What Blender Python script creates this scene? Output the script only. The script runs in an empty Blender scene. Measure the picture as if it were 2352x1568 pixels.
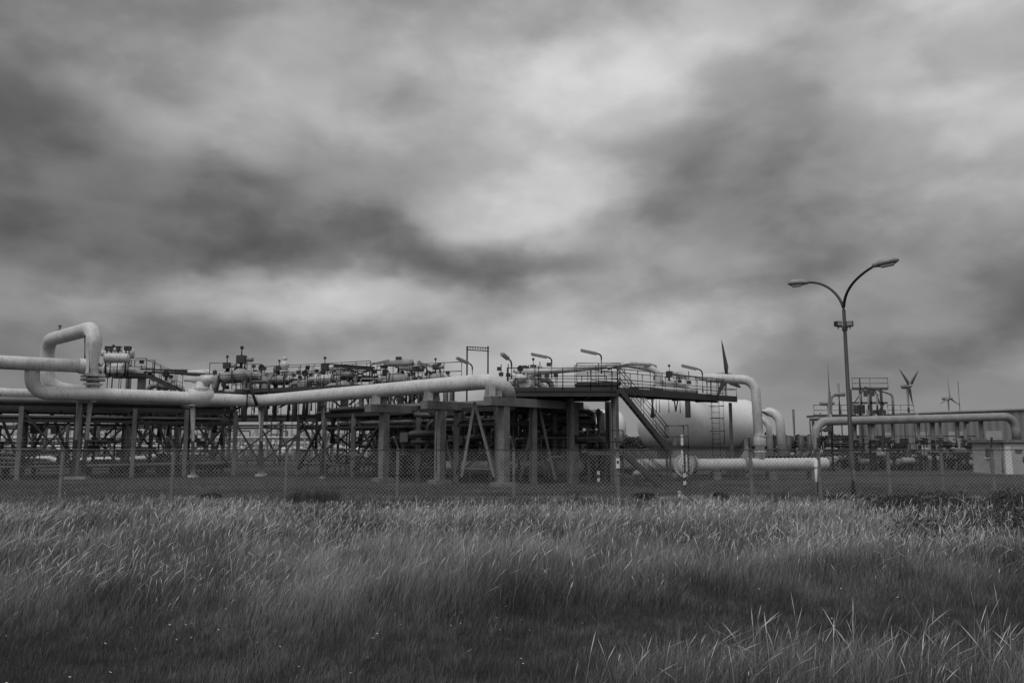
import bpy, math, random
import numpy as np
from mathutils import Vector, Matrix
random.seed(4); rng=np.random.default_rng(4)
scene=bpy.context.scene
# ------------------------------------------------------------ survey constants
FPX=1829.0; CH=2.0; TH=math.atan(234/FPX); CT,ST=math.cos(TH),math.sin(TH)
def S(px,py,Y):
    dx=(px-1176)/FPX; dy=(784-py)/FPX
    k=Y/(CT-dy*ST)
    return Vector((dx*k,Y,CH+k*(ST+dy*CT)))
def G(px,Y,z=0.0):
    zc=Y*CT+(z-CH)*ST
    return Vector(((px-1176)/FPX*zc,Y,z))
# ------------------------------------------------------------ materials
def make_mat(name,base,rough=0.6,metal=0.0,var=0.3,scale=3.0,stretch=(1,1,1),bump=0.0,bscale=40,grime=0.0):
    m=bpy.data.materials.new(name); m.use_nodes=True
    t=m.node_tree; N=t.nodes; L=t.links
    b=N['Principled BSDF']; b.inputs['Roughness'].default_value=rough; b.inputs['Metallic'].default_value=metal
    tc=N.new('ShaderNodeTexCoord'); mp=N.new('ShaderNodeMapping'); mp.inputs['Scale'].default_value=stretch
    L.new(tc.outputs['Object'],mp.inputs['Vector'])
    n=N.new('ShaderNodeTexNoise'); n.inputs['Scale'].default_value=scale; n.inputs['Detail'].default_value=6; n.inputs['Roughness'].default_value=0.65
    L.new(mp.outputs[0],n.inputs['Vector'])
    r=N.new('ShaderNodeValToRGB'); r.color_ramp.elements[0].position=0.3; r.color_ramp.elements[1].position=0.7
    lo=base*(1-var); hi=min(0.85,base*(1+var*0.5))
    r.color_ramp.elements[0].color=(lo,lo,lo,1); r.color_ramp.elements[1].color=(hi,hi,hi,1)
    L.new(n.outputs['Fac'],r.inputs['Fac']); out=r.outputs[0]
    if grime>0:
        n2=N.new('ShaderNodeTexNoise'); n2.inputs['Scale'].default_value=5; n2.inputs['Detail'].default_value=8; n2.inputs['Roughness'].default_value=0.75
        mp2=N.new('ShaderNodeMapping'); mp2.inputs['Scale'].default_value=(1.6,1.6,0.35); L.new(tc.outputs['Object'],mp2.inputs['Vector']); L.new(mp2.outputs[0],n2.inputs['Vector'])
        r2=N.new('ShaderNodeValToRGB'); r2.color_ramp.elements[0].position=0.33; r2.color_ramp.elements[1].position=0.5
        g=1-grime; r2.color_ramp.elements[0].color=(g,g,g,1); r2.color_ramp.elements[1].color=(1,1,1,1)
        L.new(n2.outputs['Fac'],r2.inputs['Fac'])
        mx=N.new('ShaderNodeMix'); mx.data_type='RGBA'; mx.blend_type='MULTIPLY'; mx.inputs[0].default_value=1
        L.new(out,mx.inputs[6]); L.new(r2.outputs[0],mx.inputs[7]); out=mx.outputs[2]
    L.new(out,b.inputs['Base Color'])
    if bump>0:
        nb=N.new('ShaderNodeTexNoise'); nb.inputs['Scale'].default_value=bscale; nb.inputs['Detail'].default_value=5
        L.new(tc.outputs['Object'],nb.inputs['Vector'])
        bp=N.new('ShaderNodeBump'); bp.inputs['Strength'].default_value=bump; L.new(nb.outputs['Fac'],bp.inputs['Height']); L.new(bp.outputs[0],b.inputs['Normal'])
    return m
WHITE=make_mat('white_pipe_paint',0.60,0.5,0,0.18,1.2,(1,1,1),0,40,0.4)
GREYP=make_mat('grey_pipe_paint',0.30,0.5,0,0.25,1.5,grime=0.35)
DARKP=make_mat('dark_pipe_paint',0.09,0.5,0,0.3,1.5)
STEEL=make_mat('dark_steel',0.04,0.55,0.0,0.35,2.0)
MSTEEL=make_mat('grey_galvanised_steel',0.18,0.5,0.0,0.35,2.0,grime=0.3)
CONC=make_mat('weathered_concrete',0.18,0.9,0,0.35,2.2,bump=0.3,bscale=20,grime=0.4)
TANKM=make_mat('tank_white_paint',0.72,0.42,0,0.10,0.9,(1,1,1),grime=0.16)
LAMPM=make_mat('lamp_housing',0.26,0.4,0,0.2,4)
GLASS=make_mat('lamp_glass',0.5,0.25,0,0.1,4)
FARM=make_mat('far_grey_paint',0.38,0.7,0,0.3,0.4)
FARD=make_mat('far_dark_steel',0.15,0.7,0,0.3,0.4)
TURB=make_mat('turbine_paint',0.28,0.5,0,0.1,0.3)
TURBD=make_mat('turbine_blade_paint',0.07,0.5,0,0.1,0.3)
BLACK=make_mat('black_paint',0.02,0.5,0,0.2,4)
WALL=make_mat('rendered_wall',0.40,0.85,0,0.2,1.2,bump=0.2,grime=0.25)
WALLW=make_mat('plain_white',0.75,0.6,0,0.1,1.2,grime=0.2)
FENCEW=make_mat('fence_wire',0.30,0.6,0,0.3,2)
# ------------------------------------------------------------ mesh builder
class Part:
    def __init__(s): s.v=[]; s.f=[]; s.sm=[]
class Ob:
    def __init__(s,name): s.name=name; s.parts={}
    def p(s,pname,mat):
        k=(pname,mat.name)
        if k not in s.parts: s.parts[k]=(Part(),mat)
        return s.parts[k][0]
    def build(s):
        items=[(k,v) for k,v in s.parts.items() if v[0].v]
        allv=np.array([list(q) for k,(P,m) in items for q in P.v])
        org=Vector((float(allv[:,0].mean()),float(allv[:,1].mean()),0))
        parent=None
        if len(items)>1:
            parent=bpy.data.objects.new(s.name,None); parent.location=org; parent.empty_display_size=0.3
            scene.collection.objects.link(parent)
        for (pn,mn),(P,m) in items:
            me=bpy.data.meshes.new(pn); me.from_pydata([tuple(Vector(q)-org) for q in P.v],[],P.f)
            me.polygons.foreach_set('use_smooth',P.sm); me.materials.append(m); me.update()
            o=bpy.data.objects.new(pn if parent else s.name,me); scene.collection.objects.link(o)
            if parent: o.parent=parent
            else: o.location=org
        return parent
def frame(ax):
    ax=Vector(ax).normalized()
    ref=Vector((0,0,1)) if abs(ax.z)<0.9 else Vector((1,0,0))
    u=ax.cross(ref).normalized(); w=u.cross(ax).normalized()
    return ax,u,w
def fillet(pts,R,seg=8):
    pts=[Vector(p) for p in pts]; out=[pts[0]]
    for i in range(1,len(pts)-1):
        a,b,c=pts[i-1],pts[i],pts[i+1]
        d1=(a-b); d2=(c-b); l1=d1.length; l2=d2.length; d1.normalize(); d2.normalize()
        ang=d1.angle(d2)
        if ang>math.pi-0.03: out.append(b); continue
        t=min(R/math.tan(ang/2),l1*0.49,l2*0.49); r=t*math.tan(ang/2)
        bis=(d1+d2).normalized(); cen=b+bis*(r/math.sin(ang/2))
        s0=b+d1*t-cen; s1=b+d2*t-cen
        tot=s0.angle(s1)
        for k in range(seg+1):
            q=k/seg
            out.append(cen+(s0*math.sin((1-q)*tot)+s1*math.sin(q*tot))/math.sin(tot))
    out.append(pts[-1]); return out
def tube(P,pts,r,n=14,caps=True,smooth=True):
    pts=[Vector(p) for p in pts]; m=len(pts)
    rr=r if isinstance(r,(list,tuple)) else [r]*m
    base=len(P.v); t0=None
    for i in range(m):
        t=(pts[min(i+1,m-1)]-pts[max(i-1,0)]).normalized()
        if t0 is None: _,u,w=frame(t)
        else:
            u=(u-t*u.dot(t)).normalized(); w=t.cross(u).normalized()
        t0=t
        for k in range(n):
            a=2*math.pi*k/n; P.v.append(pts[i]+(u*math.cos(a)+w*math.sin(a))*rr[i])
    for i in range(m-1):
        for k in range(n):
            a=base+i*n+k; b=base+i*n+(k+1)%n
            P.f.append((a,b,b+n,a+n)); P.sm.append(smooth)
    if caps:
        P.f.append(tuple(base+k for k in range(n))[::-1]); P.sm.append(False)
        P.f.append(tuple(base+(m-1)*n+k for k in range(n))); P.sm.append(False)
def pipe(P,pts,r,R=None,n=16): tube(P,fillet(pts,R if R else r*2.6),r,n)
def lathe(P,c,axis,prof,n=20,smooth=True):
    ax,u,w=frame(axis); c=Vector(c); base=len(P.v); m=len(prof)
    for (t,r) in prof:
        for k in range(n):
            a=2*math.pi*k/n; P.v.append(c+ax*t+(u*math.cos(a)+w*math.sin(a))*max(r,0.001))
    for i in range(m-1):
        for k in range(n):
            a=base+i*n+k; b=base+i*n+(k+1)%n; P.f.append((a,b,b+n,a+n)); P.sm.append(smooth)
    P.f.append(tuple(base+k for k in range(n))[::-1]); P.sm.append(False)
    P.f.append(tuple(base+(m-1)*n+k for k in range(n))); P.sm.append(False)
def dome_prof(L,R,e=0.5,k=8):
    pr=[(-L/2-e*R*math.cos(a),R*math.sin(a)) for a in [math.pi/2*i/k for i in range(k+1)]]
    pr+=[(L/2+e*R*math.cos(a),R*math.sin(a)) for a in [math.pi/2*(k-i)/k for i in range(k+1)]]
    return pr
def flange(P,c,axis,r,th=0.08,bolts=0):
    lathe(P,c,axis,[(-th/2,r*0.5),(-th/2,r),(th/2,r),(th/2,r*0.5)],24,False)
    if bolts:
        ax,u,w=frame(axis)
        for k in range(bolts):
            a=2*math.pi*k/bolts; q=Vector(c)+(u*math.cos(a)+w*math.sin(a))*r*0.9
            tube(P,[q-ax*(th/2+0.05),q+ax*(th/2+0.05)],0.025,6)
def beam(P,p0,p1,w=0.2,h=0.2,up=None):
    p0=Vector(p0);p1=Vector(p1); ax,u,v=frame(p1-p0)
    if up is not None:
        u=Vector(up); u=(u-ax*u.dot(ax)).normalized(); v=u.cross(ax)
    b=len(P.v)
    for q in (p0,p1):
        for su,sv in ((-1,-1),(1,-1),(1,1),(-1,1)): P.v.append(q+u*su*w/2+v*sv*h/2)
    for f in ((0,3,2,1),(4,5,6,7),(0,1,5,4),(1,2,6,5),(2,3,7,6),(3,0,4,7)):
        P.f.append(tuple(b+i for i in f)); P.sm.append(False)
def ibeam(P,p0,p1,w=0.22,h=0.26,up=None):
    p0=Vector(p0);p1=Vector(p1); ax,u,v=frame(p1-p0)
    if up is not None:
        u=Vector(up); u=(u-ax*u.dot(ax)).normalized(); v=u.cross(ax)
    t=0.03
    beam(P,p0+v*(h/2-t/2),p1+v*(h/2-t/2),w,t,u); beam(P,p0-v*(h/2-t/2),p1-v*(h/2-t/2),w,t,u)
    beam(P,p0,p1,t,h-2*t,u)
def box(P,c,size,rz=0.0):
    c=Vector(c); x,y,z=size; d=Vector((math.cos(rz),math.sin(rz),0))
    beam(P,c-d*x/2,c+d*x/2,y,z,up=(-math.sin(rz),math.cos(rz),0))
def ball(P,c,r,sc=(1,1,1),n=12):
    lathe(P,c,(0,0,1),[(-r*sc[2]*math.cos(math.pi*i/8),r*math.sin(math.pi*i/8)) for i in range(9)],n)
def rail(P,pts,h=1.1,sp=1.3,r=0.028,levels=(1.0,0.52),toe=True):
    pts=[Vector(p) for p in pts]; up=Vector((0,0,1))
    for a,b in zip(pts[:-1],pts[1:]):
        L=(b-a).length; n=max(1,round(L/sp))
        for i in range(n+1):
            q=a.lerp(b,i/n); tube(P,[q,q+up*h],r,6)
        for l in levels: tube(P,[a+up*h*l,b+up*h*l],r*0.95,6)
        if toe: beam(P,a+up*0.08,b+up*0.08,0.02,0.15)
def stairs(P,top,bot,wdir,width=0.9,railh=1.0):
    top=Vector(top);bot=Vector(bot);wd=Vector(wdir).normalized()*width
    for o in (Vector((0,0,0)),wd):
        beam(P,top+o,bot+o,0.05,0.2)
        up=Vector((0,0,1)); n=4
        for i in range(n+1):
            q=top.lerp(bot,i/n)+o; tube(P,[q,q+up*railh],0.024,6)
        for l in (1,0.5): tube(P,[top+o+up*railh*l,bot+o+up*railh*l],0.024,6)
    n=max(3,int(abs(top.z-bot.z)/0.2)); d=(bot-top); d.z=0; d.normalize()
    for i in range(1,n):
        q=top.lerp(bot,i/n)+wd/2
        box(P,q,(0.2,width*0.94,0.035),math.atan2(d.y,d.x))
def ladder(P,p,z0,z1,dirx=(1,0,0),w=0.45,cage=True):
    d=Vector(dirx).normalized(); p=Vector(p)
    a=p-d*w/2; b=p+d*w/2
    for q in (a,b): tube(P,[(q.x,q.y,z0),(q.x,q.y,z1)],0.03,6)
    n=int((z1-z0)/0.3)
    for i in range(n):
        z=z0+0.15+i*0.3; tube(P,[(a.x,a.y,z),(b.x,b.y,z)],0.015,5)
    if cage:
        nd=Vector((d.y,-d.x,0)); z=z0+2.0
        while z<=z1:
            ring=[]
            for k in range(9):
                t=math.pi*k/8; q=p+d*math.cos(t)*0.38+nd*math.sin(t)*0.7; ring.append((q.x,q.y,z))
            tube(P,ring,0.02,5); z+=0.7
        for k in (1,3,5,7):
            t=math.pi*k/8; q=p+d*math.cos(t)*0.38+nd*math.sin(t)*0.7
            tube(P,[(q.x,q.y,z0+2.0),(q.x,q.y,z1)],0.015,5)
def valve(o,c,ax=(1,0,0),s=1.0,act='cyl',body=None):
    body=body or WHITE; P=o.p('valve_body',body); D=o.p('valve_fittings',STEEL); c=Vector(c); ax=Vector(ax).normalized()
    lathe(P,c,ax,[(-0.5*s,0.25*s),(-0.32*s,0.26*s),(-0.15*s,0.38*s),(0.15*s,0.38*s),(0.32*s,0.26*s),(0.5*s,0.25*s)],16)
    flange(P,c-ax*0.5*s,ax,0.4*s,0.08*s); flange(P,c+ax*0.5*s,ax,0.4*s,0.08*s)
    tube(D,[c+Vector((0,0,0.3*s)),c+Vector((0,0,0.75*s))],0.12*s,10)
    t=c+Vector((0,0,0.85*s))
    if act=='cyl':
        lathe(P,t,(1,0.1,0),[(-0.8*s,0.02),(-0.78*s,0.15*s),(-0.2*s,0.16*s),(-0.2*s,0.22*s),(0.1*s,0.22*s),(0.1*s,0.24*s),(0.75*s,0.24*s),(0.8*s,0.1*s)],14)
        box(D,t+Vector((0,0,0.26*s)),(0.3*s,0.2*s,0.2*s))
    elif act=='wheel':
        lathe(D,t,(0,1,0.2),[(-0.03,0.28*s),(0.03,0.28*s)],16,False); tube(D,[t,t+Vector((0,0,0.3*s))],0.04*s,6)
    else:
        box(D,t,(0.45*s,0.35*s,0.4*s)); lathe(P,t+Vector((0.3*s,0,0)),(1,0,0),[(0,0.14*s),(0.3*s,0.14*s),(0.34*s,0.05*s)],12)
        tube(D,[t+Vector((0,0,0.2*s)),t+Vector((0,0,0.6*s))],0.04*s,6)
        ball(D,t+Vector((0,0,0.62*s)),0.1*s)
def rack(o,A,Bp,back,n,zs=(4.0,2.9),rows=2,depth=5.0,low=True,seed=1,colmat=None,brace=0.5,start=1.2,drops=5,dens=(0.3,1.6),lowstep=1.5):
    R=random.Random(seed); A=Vector(A);Bp=Vector(Bp);A.z=Bp.z=0; bk=Vector(back).normalized(); d=(Bp-A).normalized()
    C=o.p('columns',colmat or MSTEEL); D=o.p('beams',STEEL); W=o.p('white_lines',WHITE); Gp=o.p('grey_lines',GREYP); K=o.p('dark_lines',DARKP); B2=o.p('braces',DARKP)
    P=[[A.lerp(Bp,i/n)+bk*(start+depth*j/(rows-1)) for i in range(n+1)] for j in range(rows)]
    up=Vector((0,0,1))
    for j in range(rows):
        for i in range(n+1):
            q=P[j][i]; ibeam(C if j==0 else B2,q,q+up*zs[0],0.24,0.24,up=(1,0.3,0))
            if j<rows-1:
                for z in zs: ibeam(D,q+up*z,P[j+1][i]+up*z,0.16,0.22,up=None)
                if R.random()<brace: beam(B2,q+up*0.3,P[j+1][i]+up*(zs[1]),0.1,0.1)
                if R.random()<brace*0.6: beam(B2,q+up*zs[1],P[j+1][i]+up*0.3,0.1,0.1)
            if i<n:
                beam(D,q+up*(zs[0]-0.05),P[j][i+1]+up*(zs[0]-0.05),0.12,0.22)
                if j==0 or R.random()<0.4: beam(D,q+up*(zs[1]-0.05),P[j][i+1]+up*(zs[1]-0.05),0.1,0.14)
                if R.random()<brace:
                    m=(q+P[j][i+1])/2; rr=R.random(); Bm=D if j==0 else B2
                    if rr<0.45:
                        beam(Bm,q+up*0.3,m+up*zs[0]*0.97,0.13,0.13); beam(Bm,P[j][i+1]+up*0.3,m+up*zs[0]*0.97,0.13,0.13)
                    elif rr<0.75:
                        beam(Bm,q+up*0.3,P[j][i+1]+up*zs[0]*.95,0.12,0.12); beam(Bm,q+up*zs[0]*.95+bk*.12,P[j][i+1]+up*0.3+bk*.12,0.12,0.12)
                    else: beam(Bm,q+up*0.3,P[j][i+1]+up*zs[0]*.95,0.13,0.13)
    for zi,z in enumerate(zs):
        t=0.5
        while t<depth-0.3:
            r=R.choice([0.06,0.09,0.12,0.17,0.22]) if zi==0 else R.choice([0.04,0.06,0.09,0.12]); Q=R.choice([W,Gp,K,K,K,Gp,D])
            zz=z+0.13+r; a=A+bk*(start+t)+up*zz; b=Bp+bk*(start+t)+up*zz
            e0=R.uniform(0,0.25); e1=R.uniform(0.75,1)
            a2=a.lerp(b,e0); b2=a.lerp(b,e1)
            pts=[a2,b2]
            if R.random()<0.6: pts=[a2-up*R.uniform(0.8,2.6)]+pts
            if R.random()<0.6: pts=pts+[b2-up*R.uniform(0.8,2.6)]
            pipe(Q,pts,r,n=10); t+=r*2+dens[zi]*R.uniform(0.6,1.4)
    if low:
        t=0.3
        while t<depth:
            r=R.choice([0.06,0.10,0.16,0.22]); Q=R.choice([K,K,Gp,D,K]); z=R.uniform(0.35,0.8)
            a=A+bk*(start+t)+up*z; b=Bp+bk*(start+t)+up*z; pipe(Q,[a,b],r,n=10); t+=lowstep
            for k in range(n*2):
                q=a.lerp(b,(k+0.5)/(n*2)); beam(D,(q.x,q.y,0),(q.x,q.y,z),0.1,0.1)
    for k in range(n*drops):
        q=A.lerp(Bp,R.random())+bk*(start+R.uniform(0,depth)); r=R.choice([0.03,0.05,0.08,0.12])
        zt=R.uniform(2.4,zs[0]); Q=R.choice([Gp,K,D,K,D])
        if R.random()<0.5: tube(Q,[q+up*R.uniform(0.1,1.2),q+up*zt],r,8)
        else:
            dd=d*R.uniform(0.6,2.5)*R.choice([-1,1]); zl=R.uniform(0.8,2.2); pipe(Q,[q+up*zt,q+up*zl,q+dd+up*zl],r,n=8)
        if R.random()<0.2: box(D,q+up*R.uniform(1,3),(R.uniform(.3,.7),0.3,R.uniform(.3,.6)))
# ============================================================ MAIN PIPELINE
o=Ob('gas_pipeline'); W=o.p('pipe_run',WHITE)
E1=S(1158,872,36.6); K1=S(590,921,50); K2=S(250,906,46.2); K3=S(74,902,44); H0=S(74,836,43.6)
back=Vector((0.65,0.75,0))
pipe(W,[E1+Vector((0.25,2.6,-1.0)),E1,K1,K2,K3,H0],0.375,0.95,n=24)
dirp=(K1-E1).normalized()
for t in (0.30,0.62,0.93): 
    q=E1.lerp(K1,t); lathe(W,q,dirp,[(-0.03,0.38),(0,0.39),(0.03,0.38)],24)
d2=(K2-K1).normalized()
flange(W,K1+d2*0.5,d2,0.41,0.05)
pipe(W,[S(-420,800,34),S(0,831.5,42.5),S(195,841,45.0)],0.375,n=24)
flange(o.p('flange',WHITE),S(188,840.6,44.9),S(195,841,45.0)-S(0,831.5,42.5),0.44,0.3)
rb=S(214,900,46); rt=S(217,752,46.2)
far=S(108,782,53); fb=S(110,888,53)
pipe(W,[rb,rt,far,fb,S(230,905,54.5)],0.43,1.15,n=24)
flange(W,S(213,882,46),(0,0,1),0.52,0.1); 
flange(o.p('flange_bolts',WHITE),S(213,862,46),(0,0,1),0.66,0.14,18); flange(o.p('flange_bolts',GREYP),S(213,872,46),(0,0,1),0.66,0.12,0)
vb=S(460,912,48.6)
lathe(W,vb,(0,0,1),[(-0.5,0.2),(-0.5,0.46),(0.5,0.52),(0.62,0.52),(0.62,0.3),(0.95,0.26)],20)
lathe(W,vb,d2,[(-0.75,0.36),(-0.7,0.5),(0,0.62),(0.7,0.5),(0.75,0.36)],20)
lathe(W,vb+Vector((0.1,0,1.08)),(1,-0.15,0),[(-1.2,0.02),(-1.2,0.12),(-0.7,0.14),(-0.68,0.2),(-0.1,0.22),(-0.08,0.28),(0.65,0.28),(0.7,0.1)],16)
D=o.p('small_fittings',STEEL)
for px,py in ((137,760),(141,935)):
    q=S(px,py,46.5 if py>800 else 53); tube(o.p('vent_valves',MSTEEL),[q-Vector((0,0,0.35)),q+Vector((0,0,0.35))],0.06,8); lathe(o.p('vent_valves',MSTEEL),q,(0,0,1),[(-0.1,0.14),(0.1,0.14)],10,False)
    lathe(o.p('vent_valves',MSTEEL),q+Vector((0,0,0.35)),(0,0,1),[(-0.05,0.12),(0.05,0.12)],10,False)
tube(D,[S(195,770,45.5),S(195,830,45.5)],0.05,6); 
pipe(W,[S(-420,880,44),S(0,903,52),S(330,916,58)],0.36,n=20)
pipe(o.p('pipe_run_grey',WHITE),[S(240,852,62),S(470,857,66),S(560,862,68),S(590,900,68)],0.32,n=18)
pipe(o.p('pipe_run_grey',WHITE),[S(240,846,60),S(430,850,63)],0.2,n=14)
C=o.p('pipe_posts',WHITE)
GP=o.p('pipe_posts_grey',GREYP)
for a,b in ((183,165),(207,190)):
    tube(GP,[G(b,45.6,0),G(a,45.8,4.4)],0.16,12); box(GP,G(b,45.6,0.08),(0.6,0.6,0.16))
beam(GP,G(172,45.8,4.42),G(222,45.8,4.42),0.3,0.18)
for px,Y,r,m in ((443,48.4,0.17,C),(600,50,0.21,C),(742,46.6,0.11,GP)):
    zt_=4.3 if px!=742 else 4.25
    tube(m,[G(px,Y,0),G(px,Y,zt_)],r,14); flange(m,G(px,Y,zt_-0.02),(0,0,1),r*1.9,0.07); flange(m,G(px,Y,0.06),(0,0,1),r*1.8,0.12)
CC=o.p('concrete_portals',CONC); SD=o.p('pipe_saddles',GREYP)
for px,Y in ((1157,37.6),(1010,40.2),(880,42.6)):
    c=G(px,Y,0); q=c-back*0.85
    s=((q-E1).dot(Vector((dirp.x,dirp.y,0)).normalized()))/((K1-E1).to_2d().length); pc=E1.lerp(K1,max(0,s)); 
    capz=3.95+(pc.z-4.9)
    c2=c+back*5.5
    for cc in (c,c2): box(CC,(cc.x,cc.y,(capz-0.2)/2),(0.40,0.40,capz-0.2),math.atan2(0.75,0.65))
    beam(CC,Vector((c.x,c.y,capz))-back*1.15,Vector((c2.x,c2.y,capz))+back*0.6,0.5,0.4)
    box(CC,(c.x,c.y,0.1),(0.9,0.9,0.2),0.6)
    base=Vector((pc.x,pc.y,capz+0.2)); 
    for sgn in (-1,1):
        beam(SD,base+dirp*0.05*sgn*3-back*0.25,Vector((pc.x,pc.y,pc.z-0.2))+dirp*0.05*sgn*2-back*0.18,0.06,0.3)
        beam(SD,base+dirp*0.05*sgn*3+back*0.25,Vector((pc.x,pc.y,pc.z-0.2))+dirp*0.05*sgn*2+back*0.18,0.06,0.3)
    beam(SD,base+Vector((0,0,0.02)),Vector((pc.x,pc.y,pc.z-0.3)),0.34,0.05)
    box(SD,base+Vector((0,0,0.03)),(0.6,0.5,0.05),0.6)
o.build()
# ============================================================ PIPE RACKS
ax2=(K3-K1); ax2.z=0; ax2.normalize(); bk2=Vector((ax2.y,-ax2.x,0)); 
if bk2.y<0: bk2=-bk2
o=Ob('steel_pipe_rack')
left_end=K1+ax2*27
rack(o,K1+ax2*1.0,left_end,bk2,9,zs=(4.05,3.3),rows=3,depth=8,seed=3,brace=0.85,drops=5)
o.build()
o=Ob('steel_pipe_rack')
rack(o,K1+Vector((1,0.5,0)),E1+dirp*2,back,6,zs=(3.75,3.0),rows=3,depth=9,seed=8,brace=0.8,start=1.8,drops=9,dens=(0.3,0.9))
o.build()
o=Ob('steel_pipe_rack')
rack(o,(-52,72,0),(8,66,0),(0,1,0),12,zs=(4.2,3.4),rows=2,depth=6,seed=12,brace=0.6,colmat=DARKP,drops=3,dens=(0.6,2.5),lowstep=3)
o.build()
# ============================================================ WALKWAYS above rack
o=Ob('steel_walkway'); D=o.p('handrails',STEEL); Pl=o.p('deck',STEEL)
def deck(P,a,b,w,th=0.2,bdir=None):
    a=Vector(a);b=Vector(b); d=(b-a).normalized(); n=Vector((-d.y,d.x,0)) if bdir is None else Vector(bdir).normalized()
    if n.y<0 and bdir is None: n=-n
    beam(P,a+n*w/2,b+n*w/2,w,0.05,up=n); beam(P,a,b,0.08,th); beam(P,a+n*w,b+n*w,0.08,th)
    return n
a=S(500,893,52); b=S(860,886,46.5); a.z=b.z=5.3
n=deck(Pl,a,b,1.2); rail(D,[a,b],sp=1.2); rail(D,[a+n*1.2,b+n*1.2],sp=1.2)
a=S(240,862,51); b=S(335,862,51); b.z=a.z
n=deck(Pl,a,b,1.2); rail(D,[a,b],sp=1.1); rail(D,[a+n*1.2,b+n*1.2],sp=1.1)
stairs(D,b,S(405,895,51)*1.0,(0,1,0),0.9)
a=S(600,877,56); b=S(850,868,52); a.z=b.z=(a.z+b.z)/2
n=deck(Pl,a,b,1.2,0.3); rail(D,[a,b],sp=1.2); rail(D,[a+n*1.2,b+n*1.2],sp=1.2)
a=S(480,878,55); b=S(600,872,56); a.z=b.z
n=deck(Pl,a,b,1.5,0.3); rail(D,[a,b],sp=1.2)
a=S(865,882,48); b=S(1060,884,45.5); b.z=a.z
n=deck(Pl,a,b,1.1,0.2); rail(D,[a,b],sp=1.2)
for px in (330,420,520,700,790,930,1040):
    q=G(px,54 if px<850 else 48,0); beam(Pl,(q.x,q.y,3.9),(q.x,q.y,5.4),0.12,0.12)
ibeam(Pl,S(740,838,54),S(858,846,50),0.16,0.25); 
for px in (745,800,855):
    t=(px-740)/118; Y=54-4*t; q=S(px,838+8*t,Y); beam(Pl,q,(q.x,q.y,4),0.12,0.12)
beam(Pl,S(790,842,52.5),S(850,868,50.5),0.08,0.08); beam(Pl,S(850,850,50.5),S(800,868,52.5),0.08,0.08)
for px in (1073,1121): 
    q=S(px,795,47); beam(Pl,q,(q.x,q.y,4.0),0.09,0.09)
for py in (796,803): beam(Pl,S(1071,py,47),S(1123,py+3,47),0.05,0.05)
for i in range(9):
    beam(Pl,S(1073+i*5.8,796+i*.35,47),S(1076+i*5.8,803+i*.35,47),0.035,0.035)
o.build()
# ============================================================ VALVES
for (px,py,Y,s,act) in ((268,850,52,1.3,'cyl'),(258,838,54,0.9,'box'),(520,868,54,1.0,'box'),(553,862,54,1.3,'box'),(600,866,56,0.8,'wheel'),(640,872,55,0.9,'box'),(700,880,54,0.8,'wheel'),
    (885,880,50,0.8,'wheel'),(915,872,50,1.2,'cyl'),(945,876,50,1.0,'cyl'),(1000,868,49,0.8,'box'),(985,885,49,0.8,'wheel'),(1205,880,43,0.8,'cyl'),(1225,872,45,0.8,'box'),(1538,885,47,0.8,'box'),(790,885,52,0.9,'cyl'),(380,885,54,0.9,'wheel'),(745,872,53,1.0,'box')):
    o=Ob('pipeline_valve'); c=S(px,py,Y); valve(o,c,(1,random.uniform(-.3,.3),0),s,act,random.choice([WHITE,GREYP,GREYP]))
    P=o.p('stem_pipe',GREYP); L=1.3*s
    pipe(P,[(c.x-L,c.y,3.5),(c.x-L,c.y,c.z),(c.x+L,c.y,c.z),(c.x+L,c.y,3.5)],0.2*s,n=12)
    for k in range(5):
        q=c+Vector((random.uniform(-1.5,1.5),0.3,0)); tube(o.p('instrument_tubing',STEEL),[(q.x,q.y,3.8),(q.x,q.y,c.z+random.uniform(0.3,1.1))],0.03,6)
        box(o.p('instrument_tubing',STEEL),(q.x,q.y,c.z+random.uniform(0.2,0.9)),(0.25,0.15,0.2))
    o.build()
# instrument stands and small pipe loops on the rack deck
o=Ob('rack_instrumentation'); R=random.Random(77)
for k in range(60):
    px=R.choice([R.uniform(480,960),R.uniform(480,640),R.uniform(860,1010)]); Y=R.uniform(47.5,57) if px<850 else R.uniform(47,52)
    q=G(px,Y,4.1); h=R.uniform(0.7,1.9); m=R.choice([STEEL,DARKP,GREYP,MSTEEL,STEEL]); P=o.p('stands_'+m.name,m); r=R.choice([0.03,0.04,0.06,0.09])
    up=Vector((0,0,1)); k3=k%4
    if k3==0: tube(P,[q,q+up*h],r,6); box(P,q+up*h,(R.uniform(.15,.4),0.2,R.uniform(.15,.4)))
    elif k3==1: pipe(P,[q,q+up*h,q+up*h+Vector((R.uniform(-2,2),0,0)),q+up*0.2+Vector((R.uniform(-2,2),0,0))],r,n=8)
    elif k3==2: tube(P,[q,q+up*(h+0.3)],0.03,6); lathe(P,q+up*(h+0.1),(0,1,0.1),[(-0.03,0.15),(0.03,0.15)],12,False)
    else: lathe(P,q+up*h*0.7,(1,0.1,0),dome_prof(0.5,0.14,0.6),10); tube(P,[q,q+up*h*0.7],0.05,6)
o.build()
o=Ob('relief_valve'); q=S(654,838,52); ball(o.p('cap',WHITE),q,0.3); tube(o.p('stem',WHITE),[q-Vector((0,0,1.6)),q+Vector((0,0,0.45))],0.1,10); ball(o.p('cap',WHITE),q+Vector((0,0,0.42)),0.16); flange(o.p('stem',WHITE),q-Vector((0,0,0.4)),(0,0,1),0.3,0.1); o.build()
o=Ob('valve_actuator'); q=S(268,822,50); lathe(o.p('cylinder',WHITE),q,(1,0.15,0),dome_prof(1.3,0.3,0.4),18)
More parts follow.
